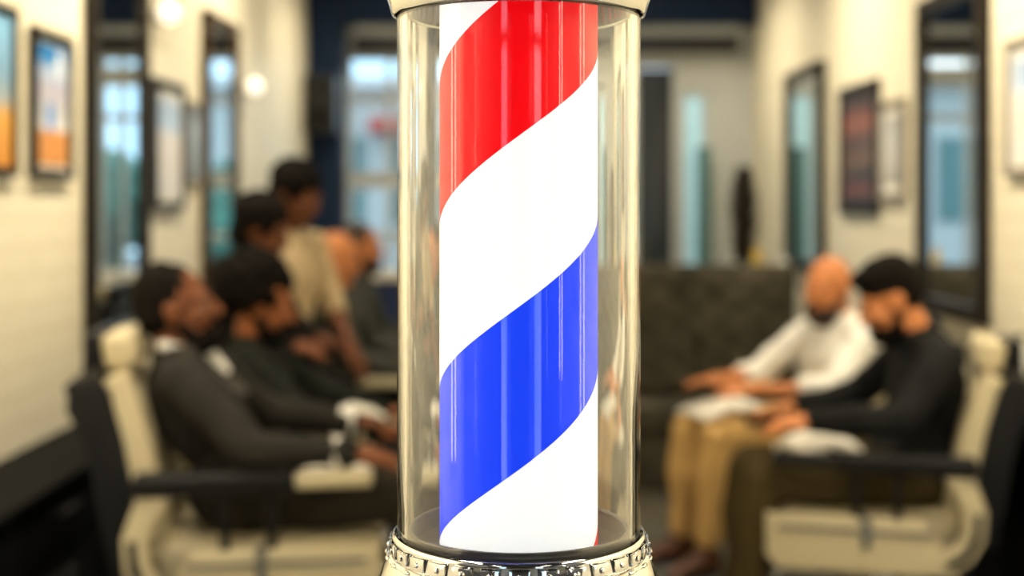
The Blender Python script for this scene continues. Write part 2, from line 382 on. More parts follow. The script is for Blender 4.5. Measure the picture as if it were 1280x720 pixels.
# ------------------------------------------------------------------ tufted bench in front of the divider
bn = empty('banquette_bench', (.95, 8.40*K-.10, 0), label='dark grey-brown button-tufted high-backed bench in front of the shopfront', cat='bench')
def tufted(w, h, th, nx, nz):
    bm = bmesh.new(); N, K = nx*8, nz*8
    g = [[None]*(K+1) for _ in range(N+1)]
    for i in range(N+1):
        for k in range(K+1):
            u, v = i/N, k/K; x = (u-.5)*w; z = v*h
            a = u*nx*PI; b = v*nz*PI
            p = (abs(math.sin(a+b))*abs(math.sin(a-b)))**.45
            e = min(1, min(u, 1-u)*14, min(v, 1-v)*10)
            g[i][k] = bm.verts.new((x, -(th*.55+th*.45*p)*e**.5, z))
    for i in range(N):
        for k in range(K): bm.faces.new((g[i][k], g[i+1][k], g[i+1][k+1], g[i][k+1]))
    return bm
bm = tufted(1.36, .76, .04, 6, 4)
for v in bm.verts: v.co.z += .44
bt = finish(bm, 'backrest', M['upholstery'], bn)
for i in range(7):
    for k in range(1, 4):
        if (i+k) % 1 == 0:
            x = (i/6-.5)*1.36
            if abs(x) > .66: continue
            bm = bmesh.new(); ball(bm, (x, -.055, .44+.76*k/4), (.014,.008,.014), u=10, v=6); finish(bm, 'button', M['black_vinyl'], bt)
bm = bmesh.new(); box(bm, -.69, .69, .0, .09, .0, 1.20, .015); finish(bm, 'back_panel', M['upholstery'], bn)
bm = bmesh.new(); box(bm, -.69, .69, -.50, -.10, .32, .46, .04, 3); finish(bm, 'seat', M['upholstery'], bn)
bm = bmesh.new(); box(bm, -.68, .68, -.46, 0, .0, .31, .005); finish(bm, 'plinth', M['upholstery'], bn)
# shelf ledge behind the bench for the ornaments
slab('trim_7', M['brown_frame'], (.30, 1.64, 8.40*K, 8.40*K+.22, 0, 1.17))
fo = mat('dried_leaf', (.05,.035,.022), .8, var=.5, vscale=30)
pl = empty('dried_plant', (.181*9.1, 9.1, 0), label='tall slim dark brown dried plant rising from a black planter behind the tufted bench', cat='plant')
bm = bmesh.new(); lathe(bm, [(.13,0),(.14,.01),(.10,.95),(.11,1.08),(.115,1.10),(.09,1.10)], 32); finish(bm, 'planter', M['black_paint'], pl)
bm = bmesh.new(); cap(bm, (0,0,1.08), (0,0,1.72), .010, .005)
finish(bm, 'stem', barkm, pl)
bm = bmesh.new()
for k in range(170):
    t_ = k/170; z = 1.14+.66*t_; a = k*2.4; rad = .125*math.sin(PI*min(1, .14+t_*.80))**.8*(.8+.4*random.random())
    q = Matrix.Rotation(a, 3, 'Z') @ Matrix.Rotation(-.7, 3, 'Y')
    ball(bm, (rad*.6*math.cos(a), rad*.6*math.sin(a), z), (.055,.026,.006), rot=q, u=8, v=5)
finish(bm, 'foliage', fo, pl)
bottle(1.445, 8.50, 1.17, .13, .026, M['yellow'], 'small yellow bottle beside the dark dried plant', M['yellow'])
bottle(1.60, 8.52, 1.17, .07, .03, M['white_frame'], 'short white jar at the far end of the ledge behind the bench', M['white_frame'])

# ------------------------------------------------------------------ barber chair (faces +x)
def barber_chair(label, loc, rz, tip='cream_vinyl'):
    r = empty('barber_chair', loc, rz, label, 'barber chair', 'barber chairs')
    cr, vi, bk = M['cream_vinyl'], M['chrome'], M['black_vinyl']
    bm = bmesh.new(); lathe(bm, [(.02,0),(.30,0),(.31,.012),(.29,.03),(.12,.055),(.07,.07),(.02,.07)], 48); finish(bm, 'base', M['chrome'], r)
    bm = bmesh.new(); lathe(bm, [(.055,.06),(.055,.22),(.045,.23),(.045,.36),(.10,.38),(.10,.40)], 32); finish(bm, 'pump_column', M['chrome'], r)
    bm = bmesh.new(); cyl(bm, (-.04,.06,.28), (-.06,.28,.30), .009); ball(bm, (-.06,.285,.30), .018); finish(bm, 'pump_lever', M['chrome'], r)
    bm = bmesh.new(); box(bm, -.24, .36, -.25, .25, .40, .47, .015); finish(bm, 'seat_frame', bk, r)
    bm = bmesh.new(); box(bm, -.25, .39, -.235, .235, .46, .585, .035, 4); finish(bm, 'seat', cr, r)
    # backrest: thick cream pad, leaning back, with black shell behind
    path = [(-.195,.50),(-.205,.62),(-.225,.74),(-.25,.86),(-.28,.96),(-.31,1.02)]
    bm = bmesh.new(); prism(bm, band(path, lambda t: .075-.02*t), -.235, .235, .018); finish(bm, 'backrest', cr, r)
    sh = [(x-.082, z) for x, z in path]
    bm = bmesh.new(); prism(bm, band(sh, .09), -.245, .245, .02); finish(bm, 'back_shell', bk, r)
    bm = bmesh.new(); box(bm, -.045, .045, -.145, .145, -.05, .05, .028, 4, rot=Matrix.Rotation(-.15, 3, 'Y'))
    for v in bm.verts: v.co += Vector((-.305, 0, 1.075))
    hr = finish(bm, 'headrest', cr, r)
    bm = bmesh.new(); box(bm, -.405, -.352, -.12, .12, 1.01, 1.12, .015, 3)
    for s in (-1,1): cyl(bm, (-.35,s*.05,.94), (-.37,s*.05,1.05), .009)
    finish(bm, 'headrest_bracket', bk, hr)
    for s in (-1, 1):
        ya, yb = sorted((s*.265, s*.325))
        bm = bmesh.new(); box(bm, -.25, .16, ya-.005, yb+.005, .725, .785, .022, 4); ar = finish(bm, 'armrest', bk, r); 
        bm = bmesh.new(); box(bm, .155, .36, ya, yb, .735, .778, .018, 3); finish(bm, 'arm_tip', M[tip], ar)
        # cream side panel with a curved rear hoop and black slot
        pan = [(-.20,.42),(.34,.42),(.375,.46),(.375,.585),(-.10,.585)]
        bm = bmesh.new(); prism(bm, pan, ya+.012, yb-.012, .006); sp_ = finish(bm, 'side_panel', cr, r)
        hoop = []
        for k in range(13):
            a = PI*.5+ (k/12)*PI*.62
            hoop.append((-.10+.15*math.cos(a)*1.0, .585+.15*math.sin(a)))
        hoop = [(-.17,.735),(-.225,.69),(-.25,.62),(-.245,.55),(-.215,.49),(-.16,.455),(-.08,.45)]
        bm = bmesh.new(); prism(bm, band(hoop, .055), ya+.008, yb-.008, .008); finish(bm, 'arm_hoop', cr, ar)
        bm = bmesh.new(); prism(bm, band(hoop[2:6], .022), ya+.002, yb-.002, .003); finish(bm, 'slot', bk, ar)
        bm = bmesh.new(); cyl(bm, (.10,s*.295,.58), (.10,s*.295,.73), .014); finish(bm, 'arm_post', bk, ar)
        bm = bmesh.new(); cyl(bm, (-.02,s*.295,.58), (-.02,s*.295,.73), .014); finish(bm, 'arm_post', bk, ar)
        bm = bmesh.new(); box(bm, -.12, .34, min(s*.315,s*.322), max(s*.315,s*.322), .545, .557); box(bm, .06, .085, min(s*.315,s*.325), max(s*.315,s*.325), .50, .60); finish(bm, 'trim_strip', M['dull_chrome'], sp_)
    # footrest
    for s in (-1,1):
        bm = bmesh.new(); cap(bm, (.30,s*.16,.43), (.52,s*.16,.16), .013); finish(bm, 'footrest_arm', M['chrome'], r)
    bm = bmesh.new(); box(bm, -.08, .10, -.20, .20, -.012, .012, .008, rot=Matrix.Rotation(.25, 3, 'Y'))
    for v in bm.verts: v.co += Vector((.545, 0, .15))
    finish(bm, 'footrest', M['dull_chrome'], r)
    return r

# ------------------------------------------------------------------ people
def skinmat(n, c): return mat(n, c, .55, spec=.3, var=.12, vscale=12)
SK = dict(dark=skinmat('skin_deep', (.15,.048,.016)), brown=skinmat('skin_brown', (.32,.105,.034)), tan=skinmat('skin_tan', (.56,.21,.075)), light=skinmat('skin_light', (.62,.30,.17)))
HAIR = mat('hair_black', (.005,.0035,.0025), .8, bump=.5, bscale=250, spec=.1)
HAIRB = mat('hair_brown', (.05,.028,.016), .7, bump=.6, bscale=250)
BEARDG = mat('beard_brown', (.035,.016,.009), .8, bump=.6, bscale=250)
EYEW = mat('eye_white', (.42,.38,.33), .5); EYED = mat('iris', (.02,.012,.008), .2)
LIP = mat('lip', (.30,.10,.07), .5)

def person(label, loc, rz, P, skin, cloth, legs, shoes, hair=None, beard=None, sleeve='long', apron=None, scale=1, group=None, trouser_len=1.0, hairkind='short', cuffs=None, collar=None):
    """P: joints in the figure's own frame (faces +x, y to its left, z up)"""
    V = lambda k: Vector(P[k])
    pel, ch, nk, hd = V('pelvis'), V('chest'), V('neck'), V('head')
    pitch, yaw = P.get('look', (0, 0))
    HR = Matrix.Rotation(yaw, 3, 'Z') @ Matrix.Rotation(pitch, 3, 'Y')
    H = lambda x, y, z: hd + HR @ Vector((x, y, z))
    spine = (ch-pel); sax = spine.to_track_quat('Z', 'Y').to_matrix()
    tilt = Matrix.Rotation(math.atan2((nk-pel).x, (nk-pel).z), 3, 'Y')
    side = {}
    for s, n in ((1, 'l'), (-1, 'r')):
        def J(k, n=n, s=s):
            if k+'_'+n in P: return Vector(P[k+'_'+n])
            v = Vector(P[k]); return Vector((v.x, s*v.y, v.z))
        side[n] = {k: J(k) for k in ('shoulder','elbow','wrist','hip','knee','ankle','toe')}
    def torso(bm, g):
        ball(bm, pel+Vector((0,0,.01)), (.115+g, .155+g, .12+g), rot=tilt)
        ball(bm, pel.lerp(ch, .5), (.105+g, .14+g, .16+g), rot=tilt)
        ball(bm, ch, (.115+g, .165+g, .19+g), rot=tilt)
        cap(bm, side['l']['shoulder'], side['r']['shoulder'], .055+g)
        cap(bm, ch.lerp(nk, .6), nk, .085+g*.6, .058+g*.5)
        for n in 'lr': cap(bm, side[n]['shoulder'], nk+Vector((0,0,-.02)), .05+g, .045+g*.5)
    def arm(bm, n, g, upto=1.0):
        s = side[n]; cap(bm, s['shoulder'], s['elbow'], .050+g, .040+g)
        e = s['elbow'].lerp(s['wrist'], upto); cap(bm, s['elbow'], e, .041+g, .041-(.014*upto)+g)
    def leg(bm, n, g, upto=1.0):
        s = side[n]; cap(bm, s['hip'], s['knee'], .083+g, .055+g); e = s['knee'].lerp(s['ankle'], upto)
        cap(bm, s['knee'], s['knee'].lerp(s['ankle'], .35), .054+g, .056+g); cap(bm, s['knee'].lerp(s['ankle'], .35), e, .056+g, .036+g)
    # body ------------------------------------------------
    bm = bmesh.new()
    torso(bm, -.012)
    ball(bm, H(-.012,0,.032), (.097,.076,.098), HR); ball(bm, H(.022,0,-.035), (.070,.060,.080), HR)
    ball(bm, H(.012,0,-.078), (.065,.050,.045), HR); ball(bm, H(.070,0,-.098), (.024,.026,.022), HR)
    cap(bm, H(.088,0,.018), H(.111,0,-.026), .009, .014)
    for s in (-1, 1):
        ball(bm, H(.103,s*.012,-.030), (.011,.009,.009), HR); cap(bm, H(.080,s*.012,.030), H(.070,s*.046,.028), .013, .010)
        ball(bm, H(.062,s*.040,-.025), (.026,.022,.024), HR); ball(bm, H(-.005,s*.078,-.005), (.020,.010,.033), HR); ball(bm, H(-.012,s*.083,.006), (.016,.008,.022), HR)
        cap(bm, H(.012,s*.050,-.075), H(.062,s*.018,-.100), .018, .018)
        ball(bm, H(.074,s*.031,.004), (.016,.020,.010), HR)
    cap(bm, H(.088,-.018,-.060), H(.088,.018,-.060), .0085); cap(bm, H(.086,-.014,-.073), H(.086,.014,-.073), .0085)
    cap(bm, H(-.025,0,-.04), nk, .056, .058); cap(bm, H(.015,0,-.075), nk+Vector((.01,0,.01)), .042, .050)
    for n in 'lr':
        arm(bm, n, -.004); leg(bm, n, -.004)
        s = side[n]
        # foot
        cap(bm, s['ankle'], s['ankle'].lerp(s['toe'], .25)+Vector((0,0,-.035)), .036, .034); cap(bm, s['ankle'].lerp(s['toe'], .2)+Vector((0,0,-.03)), s['toe'], .032, .022)
        # hand
        w = s['wrist']; d = Vector(P.get('hand_'+n, P.get('hand', (1,0,-.25)))).normalized()
        th = Vector(P.get('thumb_'+n, (0, -1 if n == 'l' else 1, .2))); th = (th-d*th.dot(d)).normalized()
        nr = d.cross(th).normalized()
        if nr.z > 0: nr = -nr                    # palm side points down
        curl = P.get('curl', .35)
        cap(bm, w-d*.02, w+d*.03, .026, .026)
        for i, (off, L, rr) in enumerate(((.030,.072,.0088), (.010,.080,.0090), (-.010,.074,.0088), (-.029,.058,.0078))):
            kn = w + d*(.088-.004*abs(i-1)) + th*off
            cap(bm, w+d*.02+th*off*.5, kn, .0165, .0125)
            p = kn; a = curl*.5; spread = th*(off*.25)
            for q, fr in enumerate((.45,.30,.25)):
                dd = (d*math.cos(a)+nr*math.sin(a)+spread*.8).normalized(); e = p+dd*L*fr; cap(bm, p, e, rr-q*.0006, rr-.0006-q*.0008); p = e; a += curl*.9
        t0 = w+d*.025+th*.022; t1 = t0+(d*.65+th*.75).normalized()*.040; t2 = t1+(d*.9+th*.4+nr*.25).normalized()*.030; t3 = t2+(d*.95+th*.1+nr*.35).normalized()*.024
        cap(bm, t0, t1, .015, .0115); cap(bm, t1, t2, .0110, .0100); cap(bm, t2, t3, .0098, .0082)
    body = fuse(bm, 'person', skin, None, .0045, 3)
    body.location = loc; body.rotation_euler = (0,0,rz); body.scale = (scale,)*3
    tag(body, label, 'person', group)
    # eyes
    for s in (-1, 1):
        bm = bmesh.new(); ball(bm, H(.0815,s*.031,.005), (.0108,.013,.0055), HR); e = finish(bm, 'eye', EYEW, body)
        bm = bmesh.new(); ball(bm, H(.0895,s*.031,.005), (.004,.0068,.0048), HR, 10, 6); finish(bm, 'iris', EYED, e)
    # clothes
    bm = bmesh.new(); torso(bm, .012)
    ball(bm, pel+tilt @ Vector((-.02,0,.03)), (.155,.180,.14), rot=tilt)
    for n in 'lr': arm(bm, n, .014, {'long': .97, 'short': .05, 'elbow': .35}[sleeve])
    top = fuse(bm, cloth[1], cloth[0], body, .009, 3, (.012, 11))
    bm = bmesh.new()
    ball(bm, pel+Vector((0,0,-.02)), (.13,.168,.115), rot=tilt)
    for n in 'lr': leg(bm, n, .016, trouser_len*.93)
    fuse(bm, 'trousers', legs, body, .010, 3, (.012, 9))
    for n in 'lr':
        s = side[n]; bm = bmesh.new(); A, T = s['ankle'], s['toe']; fd = (T-A); fd.z = 0; fd.normalize(); pr = (T-A).normalized()
        cap(bm, A+Vector((0,0,-.005)), A+Vector((0,0,-.045)), .047, .044); cap(bm, A-fd*.02+Vector((0,0,-.045)), A+pr*.05+Vector((0,0,-.03)), .042, .042); cap(bm, A+pr*.04+Vector((0,0,-.03)), T, .042, .032); ball(bm, T+pr*.015, (.04,.042,.028))
        sh_ = fuse(bm, 'shoe', shoes, body, .008, 2)
        bm = bmesh.new(); lo = min(A.z-.09, T.z-.032); sd = Vector((-fd.y, fd.x, 0)); heel = Vector((A.x, A.y, 0))-fd*.055; tip = Vector((T.x, T.y, 0))+fd*.05
        zA, zT = A.z-.092, T.z-.034; lp = []
        for k_ in range(24):
            q_ = 2*PI*k_/24; u_ = .5-.5*math.cos(q_); w_ = .040*math.sin(q_)*(1+.12*u_); w_ = math.copysign(min(abs(w_)*1.5, .043), w_)
            lp.append(heel.lerp(tip, u_)+sd*w_+Vector((0,0,zA+(zT-zA)*u_)))
        va = [bm.verts.new(p_) for p_ in lp]; vb = [bm.verts.new(p_+Vector((0,0,.016))) for p_ in lp]
        bm.faces.new(va); bm.faces.new(vb[::-1])
        for k_ in range(24): bm.faces.new((va[k_], va[(k_+1)%24], vb[(k_+1)%24], vb[k_]))
        finish(bm, 'sole', M['black_vinyl'], sh_)
    if hair:
        bm = bmesh.new()
        if hairkind == 'short':
            ball(bm, H(-.028,0,.050), (.097,.083,.096), HR); ball(bm, H(-.045,0,.010), (.078,.080,.085), HR)
        elif hairkind == 'flattop':
            ball(bm, H(-.020,0,.062), (.106,.086,.088), HR); ball(bm, H(.045,0,.098), (.050,.060,.035), HR); ball(bm, H(-.045,0,.015), (.076,.079,.080), HR)
        elif hairkind == 'curly':
            for k in range(60):
                a = k*2.4; zz = 1-1.35*k/60; rr = math.sqrt(max(0, 1-zz*zz))
                q = Vector((rr*math.cos(a)*.112-.045, rr*math.sin(a)*.10, .055+zz*.115))
                if q.x > .035 and q.z < .07: continue
                ball(bm, H(*q), .032, u=10, v=6)
            ball(bm, H(-.045,0,.045), (.105,.09,.105), HR)
            ball(bm, H(-.13,0,-.01), (.055,.06,.065), HR)
        elif hairkind == 'big':
            ball(bm, H(-.035,0,.055), (.120,.105,.105), HR); ball(bm, H(-.06,0,-.02), (.085,.09,.10), HR)
        fuse(bm, 'hair', hair, body, .006, 2, (.014 if hairkind in ('curly','big') else .006, 40))
    if beard:
        bm = bmesh.new()
        ball(bm, H(.038,0,-.098), (.068,.060,.046), HR); ball(bm, H(.088,0,-.098), (.022,.028,.026), HR)
        for s in (-1, 1): cap(bm, H(.002,s*.066,-.035), H(.035,s*.055,-.085), .014, .022); cap(bm, H(.100,s*.004,-.049), H(.084,s*.026,-.062), .008, .008); cap(bm, H(.086,s*.028,-.062), H(.082,s*.030,-.092), .011, .018)
        fuse(bm, 'beard', beard, body, .005, 2, (.006, 45))
    if cuffs:
        for n in 'lr':
            s = side[n]; bm = bmesh.new(); d = (s['wrist']-s['elbow']).normalized()
            cyl(bm, s['wrist']-d*.045, s['wrist']+d*.002, .046, .040, 20); finish(bm, 'cuff', cuffs, body)
    if collar:
        f0 = nk+tilt @ Vector((.055,0,.02)); bm = bmesh.new()
        for s in (-1, 1): cap(bm, nk+tilt @ Vector((.0,s*.062,.035)), nk+tilt @ Vector((.085,s*.018,-.035)), .016, .014)
        cap(bm, nk+tilt @ Vector((.085,0,-.03)), ch+tilt @ Vector((.120,0,.06)), .022, .014)
        fuse(bm, 'collar', collar, body, .006, 2)
        bm = bmesh.new()
        for s in (-1, 1): cap(bm, nk+tilt @ Vector((.050,s*.060,-.005)), ch+tilt @ Vector((.128,s*.030,-.02)), .018, .012)
        fuse(bm, 'lapel', mat('lapel_grey', (.06,.052,.045), .8), body, .006, 2)
    return body

def seated(**k):
    P = dict(pelvis=(0,0,.675), chest=(-.09,0,.96), neck=(-.10,0,1.135), head=(-.07,0,1.27), shoulder=(-.10,.185,1.085), elbow=(.06,.27,.845), wrist=(.30,.24,.825),
             hip=(.0,.09,.665), knee=(.50,.13,.665), ankle=(.54,.12,.27), toe=(.68,.14,.215), hand=(1,0,-.15), look=(0,0))
    P.update(k); return P

jacket = mat('jacket_charcoal', (.020,.018,.015), .9, bump=.3, spec=.15)
sweater = mat('sweater_black_green', (.010,.0115,.009), .9, bump=.3, spec=.15)
greyshirt = mat('shirt_grey', (.06,.062,.052), .9, bump=.3, spec=.15)
beigeshirt = mat('shirt_beige', (.60,.46,.27), .85, bump=.3)
blacktop = mat('top_black', (.008,.007,.006), .9, bump=.3, spec=.1)
whiteshirt = mat('shirt_white', (.82,.80,.74), .8, bump=.3)
darksweater = mat('sweater_charcoal', (.009,.0095,.010), .9, bump=.3, spec=.15)
olive = mat('trousers_olive', (.055,.040,.016), .9, bump=.3, spec=.1)
greytr = mat('trousers_grey', (.026,.022,.015), .9, bump=.3, spec=.1)
blacktr = mat('trousers_black', (.007,.007,.007), .9, bump=.3, spec=.1)
khaki = mat('trousers_khaki', (.58,.36,.12), .85, bump=.3)
shoeb = mat('shoe_black', (.012,.012,.012), .4); shoew = mat('shoe_white', (.6,.57,.5), .5); shoebr = mat('shoe_brown', (.10,.035,.012), .4)

# left row, facing the aisle
LA, LB, LE, LF = (-.80,3.75), (-.81,4.42), (-.84,5.98), (-.80,6.85)
barber_chair('cream and black barber chair nearest the viewer on the left side', (LA[0],LA[1],0), math.radians(9))
barber_chair('barber chair under the curly-haired man in the dark sweater', (LB[0],LB[1],0), 0)
barber_chair('barber chair under the bald man in the grey shirt on the left', (LE[0],LE[1],0), 0)
barber_chair('farthest barber chair on the left, beside the navy low wall', (LF[0],LF[1],0), 0)
for o_ in COL.objects:
    if o_.name == 'barber_chair': o_.scale = (1.04, 1.04, 1.06)
person('seated bearded man in charcoal jacket with short black hair, nearest on the left', (LA[0],LA[1],.03), math.radians(5),
       seated(look=(-.20,0), pelvis=(.04,0,.665), hip=(.04,.09,.66), head=(-.17,0,1.175), neck=(-.185,0,1.05), chest=(-.11,0,.89), shoulder=(-.13,.185,1.0), elbow=(.06,.285,.83), wrist=(.32,.25,.81)), SK['dark'], (jacket,'jacket'), greytr, shoeb, HAIR, HAIR, collar=whiteshirt, cuffs=whiteshirt, scale=1.03)
person('seated curly black-haired man in dark sweater, second chair on the left', (LB[0],LB[1],0), math.radians(2),
       seated(look=(.20,0), head=(-.05,0,1.20), elbow=(.12,.27,.86), wrist=(.36,.19,.80), neck=(-.09,0,1.065), chest=(-.075,0,.91), shoulder=(-.08,.185,1.015)), SK['brown'], (sweater,'sweater'), blacktr, shoeb, HAIR, HAIR, hairkind='curly')
person('seated bald man in grey shirt leaning behind the barber on the left', (LE[0],LE[1],0), math.radians(-4),
       seated(look=(.18,-.1), head=(.02,0,1.29), neck=(.0,0,1.14), chest=(.0,0,.96), shoulder=(.01,.19,1.09), elbow=(.16,.27,.86), wrist=(.38,.2,.80)), SK['tan'], (greyshirt,'shirt'), blacktr, shoeb, None, None)
person('farthest seated dark-haired man on the left, in front of the navy wall', (LF[0],LF[1],0), math.radians(-4),
       seated(look=(.0,-.1), head=(.0,0,1.31), neck=(-.03,0,1.165), chest=(-.02,0,.98), shoulder=(-.03,.185,1.11)), SK['tan'], (greyshirt,'shirt'), blacktr, shoeb, HAIRB, HAIRB)
def standing(**k):
    P = dict(pelvis=(0,0,.93), chest=(.03,0,1.22), neck=(.04,0,1.42), head=(.08,0,1.57), shoulder=(.03,.18,1.37), elbow=(.10,.24,1.10), wrist=(.26,.16,.93),
             hip=(0,.09,.90), knee=(.03,.10,.49), ankle=(0,.11,.09), toe=(.15,.14,.035), hand=(.6,0,-.8), look=(.3,0))
    P.update(k); return P
person('standing barber in beige short-sleeved shirt with thick black hair, looking down', (-1.0,5.52,0), math.radians(-30),
       standing(head=(.10,0,1.585), look=(.35,0), elbow_r=(.10,-.25,1.12), wrist_r=(.24,-.20,.88)), SK['dark'], (beigeshirt,'shirt'), blacktr, shoeb, HAIR, None, sleeve='short', hairkind='big')
person('black-haired person in black top bending beside the standing barber', (-1.13,5.22,0), math.radians(-15),
       standing(pelvis=(-.06,0,.90), hip=(-.06,.09,.87), chest=(.02,0,1.16), neck=(.07,0,1.32), head=(.13,0,1.44), shoulder=(.04,.17,1.28), elbow=(.14,.24,1.05), wrist=(.30,.12,1.0), hand=(1,0,-.2)), SK['dark'], (blacktop,'top'), blacktr, shoeb, HAIR, None, hairkind='big')
# right row, facing the aisle from the other side
RH, RG = (1.30,4.20), (1.24,5.02)
barber_chair('cream and black barber chair on the right under the man in the dark sweater', (RH[0]-.07,RH[1],0), math.radians(166), 'black_vinyl')
barber_chair('barber chair on the right under the bald man in the white shirt', (RG[0],RG[1],0), math.radians(176), 'black_vinyl')
person('seated man in dark sweater and olive trousers looking down at his lap on the right', (RH[0],RH[1],0), math.radians(178),
       seated(look=(.42,.05), head=(.06,0,1.235), neck=(-.03,0,1.115), chest=(-.06,0,.94), shoulder=(-.06,.19,1.055), elbow=(.10,.27,.885), wrist=(.33,.16,.86), elbow_l=(.10,.28,.885), wrist_l=(.345,.17,.865), hand=(1,0,-.12), curl=.3), SK['tan'], (darksweater,'sweater'), olive, shoeb, HAIR, HAIR, hairkind='flattop')
person('seated bald bearded man in white shirt and khaki trousers on the right', (RG[0],RG[1],0), math.radians(198),
       seated(look=(.05,.30), head=(.0,0,1.215), neck=(-.05,0,1.09), chest=(-.05,0,.93), shoulder=(-.06,.20,1.045), elbow=(.16,.27,.86), wrist=(.40,.14,.86), wrist_l=(.42,.20,.87), hand=(1,.1,.02), curl=.25, knee=(.54,.12,.68), ankle=(.58,.11,.28), toe=(.70,.12,.20)), SK['tan'], (whiteshirt,'shirt'), khaki, shoebr, None, BEARDG, sleeve='elbow')

# cloths and papers in laps
def cloth(name, label, cat, loc, rz, sx, sy, sag, m, seed, group=None, tilt=0, th=.012):
    bm = bmesh.new(); n = 16; g = []
    for top in (0, 1):
        g.append([[bm.verts.new(((i/n-.5)*sx, (j/n-.5)*sy, -sag*((2*(i/n-.5))**2)*.6-sag*((2*(j/n-.5))**2)*.4 + .016*noise.noise(Vector((i*.35+seed, j*.35, 0))) + th*top)) for j in range(n+1)] for i in range(n+1)])
    for i in range(n):
        for j in range(n):
            bm.faces.new((g[1][i][j], g[1][i+1][j], g[1][i+1][j+1], g[1][i][j+1])); bm.faces.new((g[0][i][j], g[0][i][j+1], g[0][i+1][j+1], g[0][i+1][j]))
    for i in range(n):
        for j in (0, n): bm.faces.new((g[0][i][j], g[0][i+1][j], g[1][i+1][j], g[1][i][j]))
        for j in (0, n): bm.faces.new((g[0][j][i], g[0][j][i+1], g[1][j][i+1], g[1][j][i]))
    o = finish(bm, name, m); o.location = loc; o.rotation_euler = (0, tilt, rz); return tag(o, label, cat, group)
p = at(420, 574, 3.62)
cloth('towel', 'folded white towel under the hand of the man in the charcoal jacket', 'towel', (p.x, 3.62, .80), .1, .20, .13, .035, M['white_cloth'], 1, th=.018)
p = at(447, 516, 4.58)
cloth('towel', 'white cloth in the lap of the curly-haired man in the dark sweater', 'towel', (p.x, 4.60, p.z+.01), .2, .19, .12, .05, M['white_cloth'], 5, th=.018)
cloth('open_magazine', 'white open magazine lying across the khaki lap of the bald man', 'magazine', (.80, 4.95, .775), .4, .26, .22, .03, M['paper'], 9, tilt=-.12)
cloth('towel', 'crumpled white towel in the lap of the man in olive trousers', 'towel', (1.0, 4.17, .785), .3, .22, .20, .05, M['white_cloth'], 14, th=.02)

# ------------------------------------------------------------------ barber pole
PF = 1800.0; PX = (648.3-640)/PF
pole = empty('barber_pole', (PX, K, 0), label='large chrome and glass barber pole with red, white and blue spiral in front', cat='barber pole')
zr = EYE-(661-HZ)/PF          # top of the lower rim
def stripe_mat():
    m, t, b = new_mat('pole_stripes')
    N = t.nodes.new; L = t.links.new
    def mth(op, a, b_=None, c=None):
        n = N('ShaderNodeMath'); n.operation = op
        for i, v in enumerate((a, b_, c)):
            if v is None: continue
            if isinstance(v, (int, float)): n.inputs[i].default_value = v
            else: L(v, n.inputs[i])
        return n.outputs[0]
    tc = N('ShaderNodeTexCoord'); s = N('ShaderNodeSeparateXYZ'); L(tc.outputs['Object'], s.inputs[0])
    th = mth('ARCTAN2', s.outputs['X'], mth('MULTIPLY', s.outputs['Y'], -1))
    y = mth('MULTIPLY_ADD', s.outputs['Z'], -PF, HZ+EYE*PF)
    u = mth('ADD', mth('MULTIPLY_ADD', th, 230/PI, 115), y)
    def bandm(a, c): return mth('MULTIPLY', mth('GREATER_THAN', u, a), mth('LESS_THAN', u, c))
    red = mth('ADD', bandm(114, 290), bandm(870, 1100)); blu = bandm(490, 681)
    m1 = N('ShaderNodeMixRGB'); L(red, m1.inputs[0]); m1.inputs[1].default_value = (.97,.97,.96,1); m1.inputs[2].default_value = (.86,.0,.004,1)
    m2 = N('ShaderNodeMixRGB'); L(blu, m2.inputs[0]); L(m1.outputs[0], m2.inputs[1]); m2.inputs[2].default_value = (.008,.050,.90,1)
    L(m2.outputs[0], b.inputs['Base Color']); L(m2.outputs[0], b.inputs['Emission Color']); b.inputs['Emission Strength'].default_value = .85
    b.inputs['Roughness'].default_value = .5; b.inputs['Specular IOR Level'].default_value = .15; b.inputs['Coat Weight'].default_value = .25; b.inputs['Coat Roughness'].default_value = .03
    return m
R = .0548
zcb = EYE-(691-HZ)*(1-R/K)/PF
bm = bmesh.new(); lathe(bm, [(R-.004, zr-.0084), (R, zr-.0075), (R, 1.745), (R-.004, 1.747)], 160); finish(bm, 'striped_cylinder', stripe_mat(), pole, angle=.5)
gm, gt, gb = new_mat('pole_glass')
gb.inputs['Base Color'].default_value = (.985,.995,.985,1); gb.inputs['Transmission Weight'].default_value = 1; gb.inputs['Roughness'].default_value = 0; gb.inputs['IOR'].default_value = 1.47
RG_ = .0842
bm = bmesh.new(); lathe(bm, [(RG_-.0065, zr-.006), (RG_, zr-.006), (RG_, 1.72), (RG_-.0065, 1.72)], 160, close=True); finish(bm, 'glass_tube', gm, pole, angle=.5)
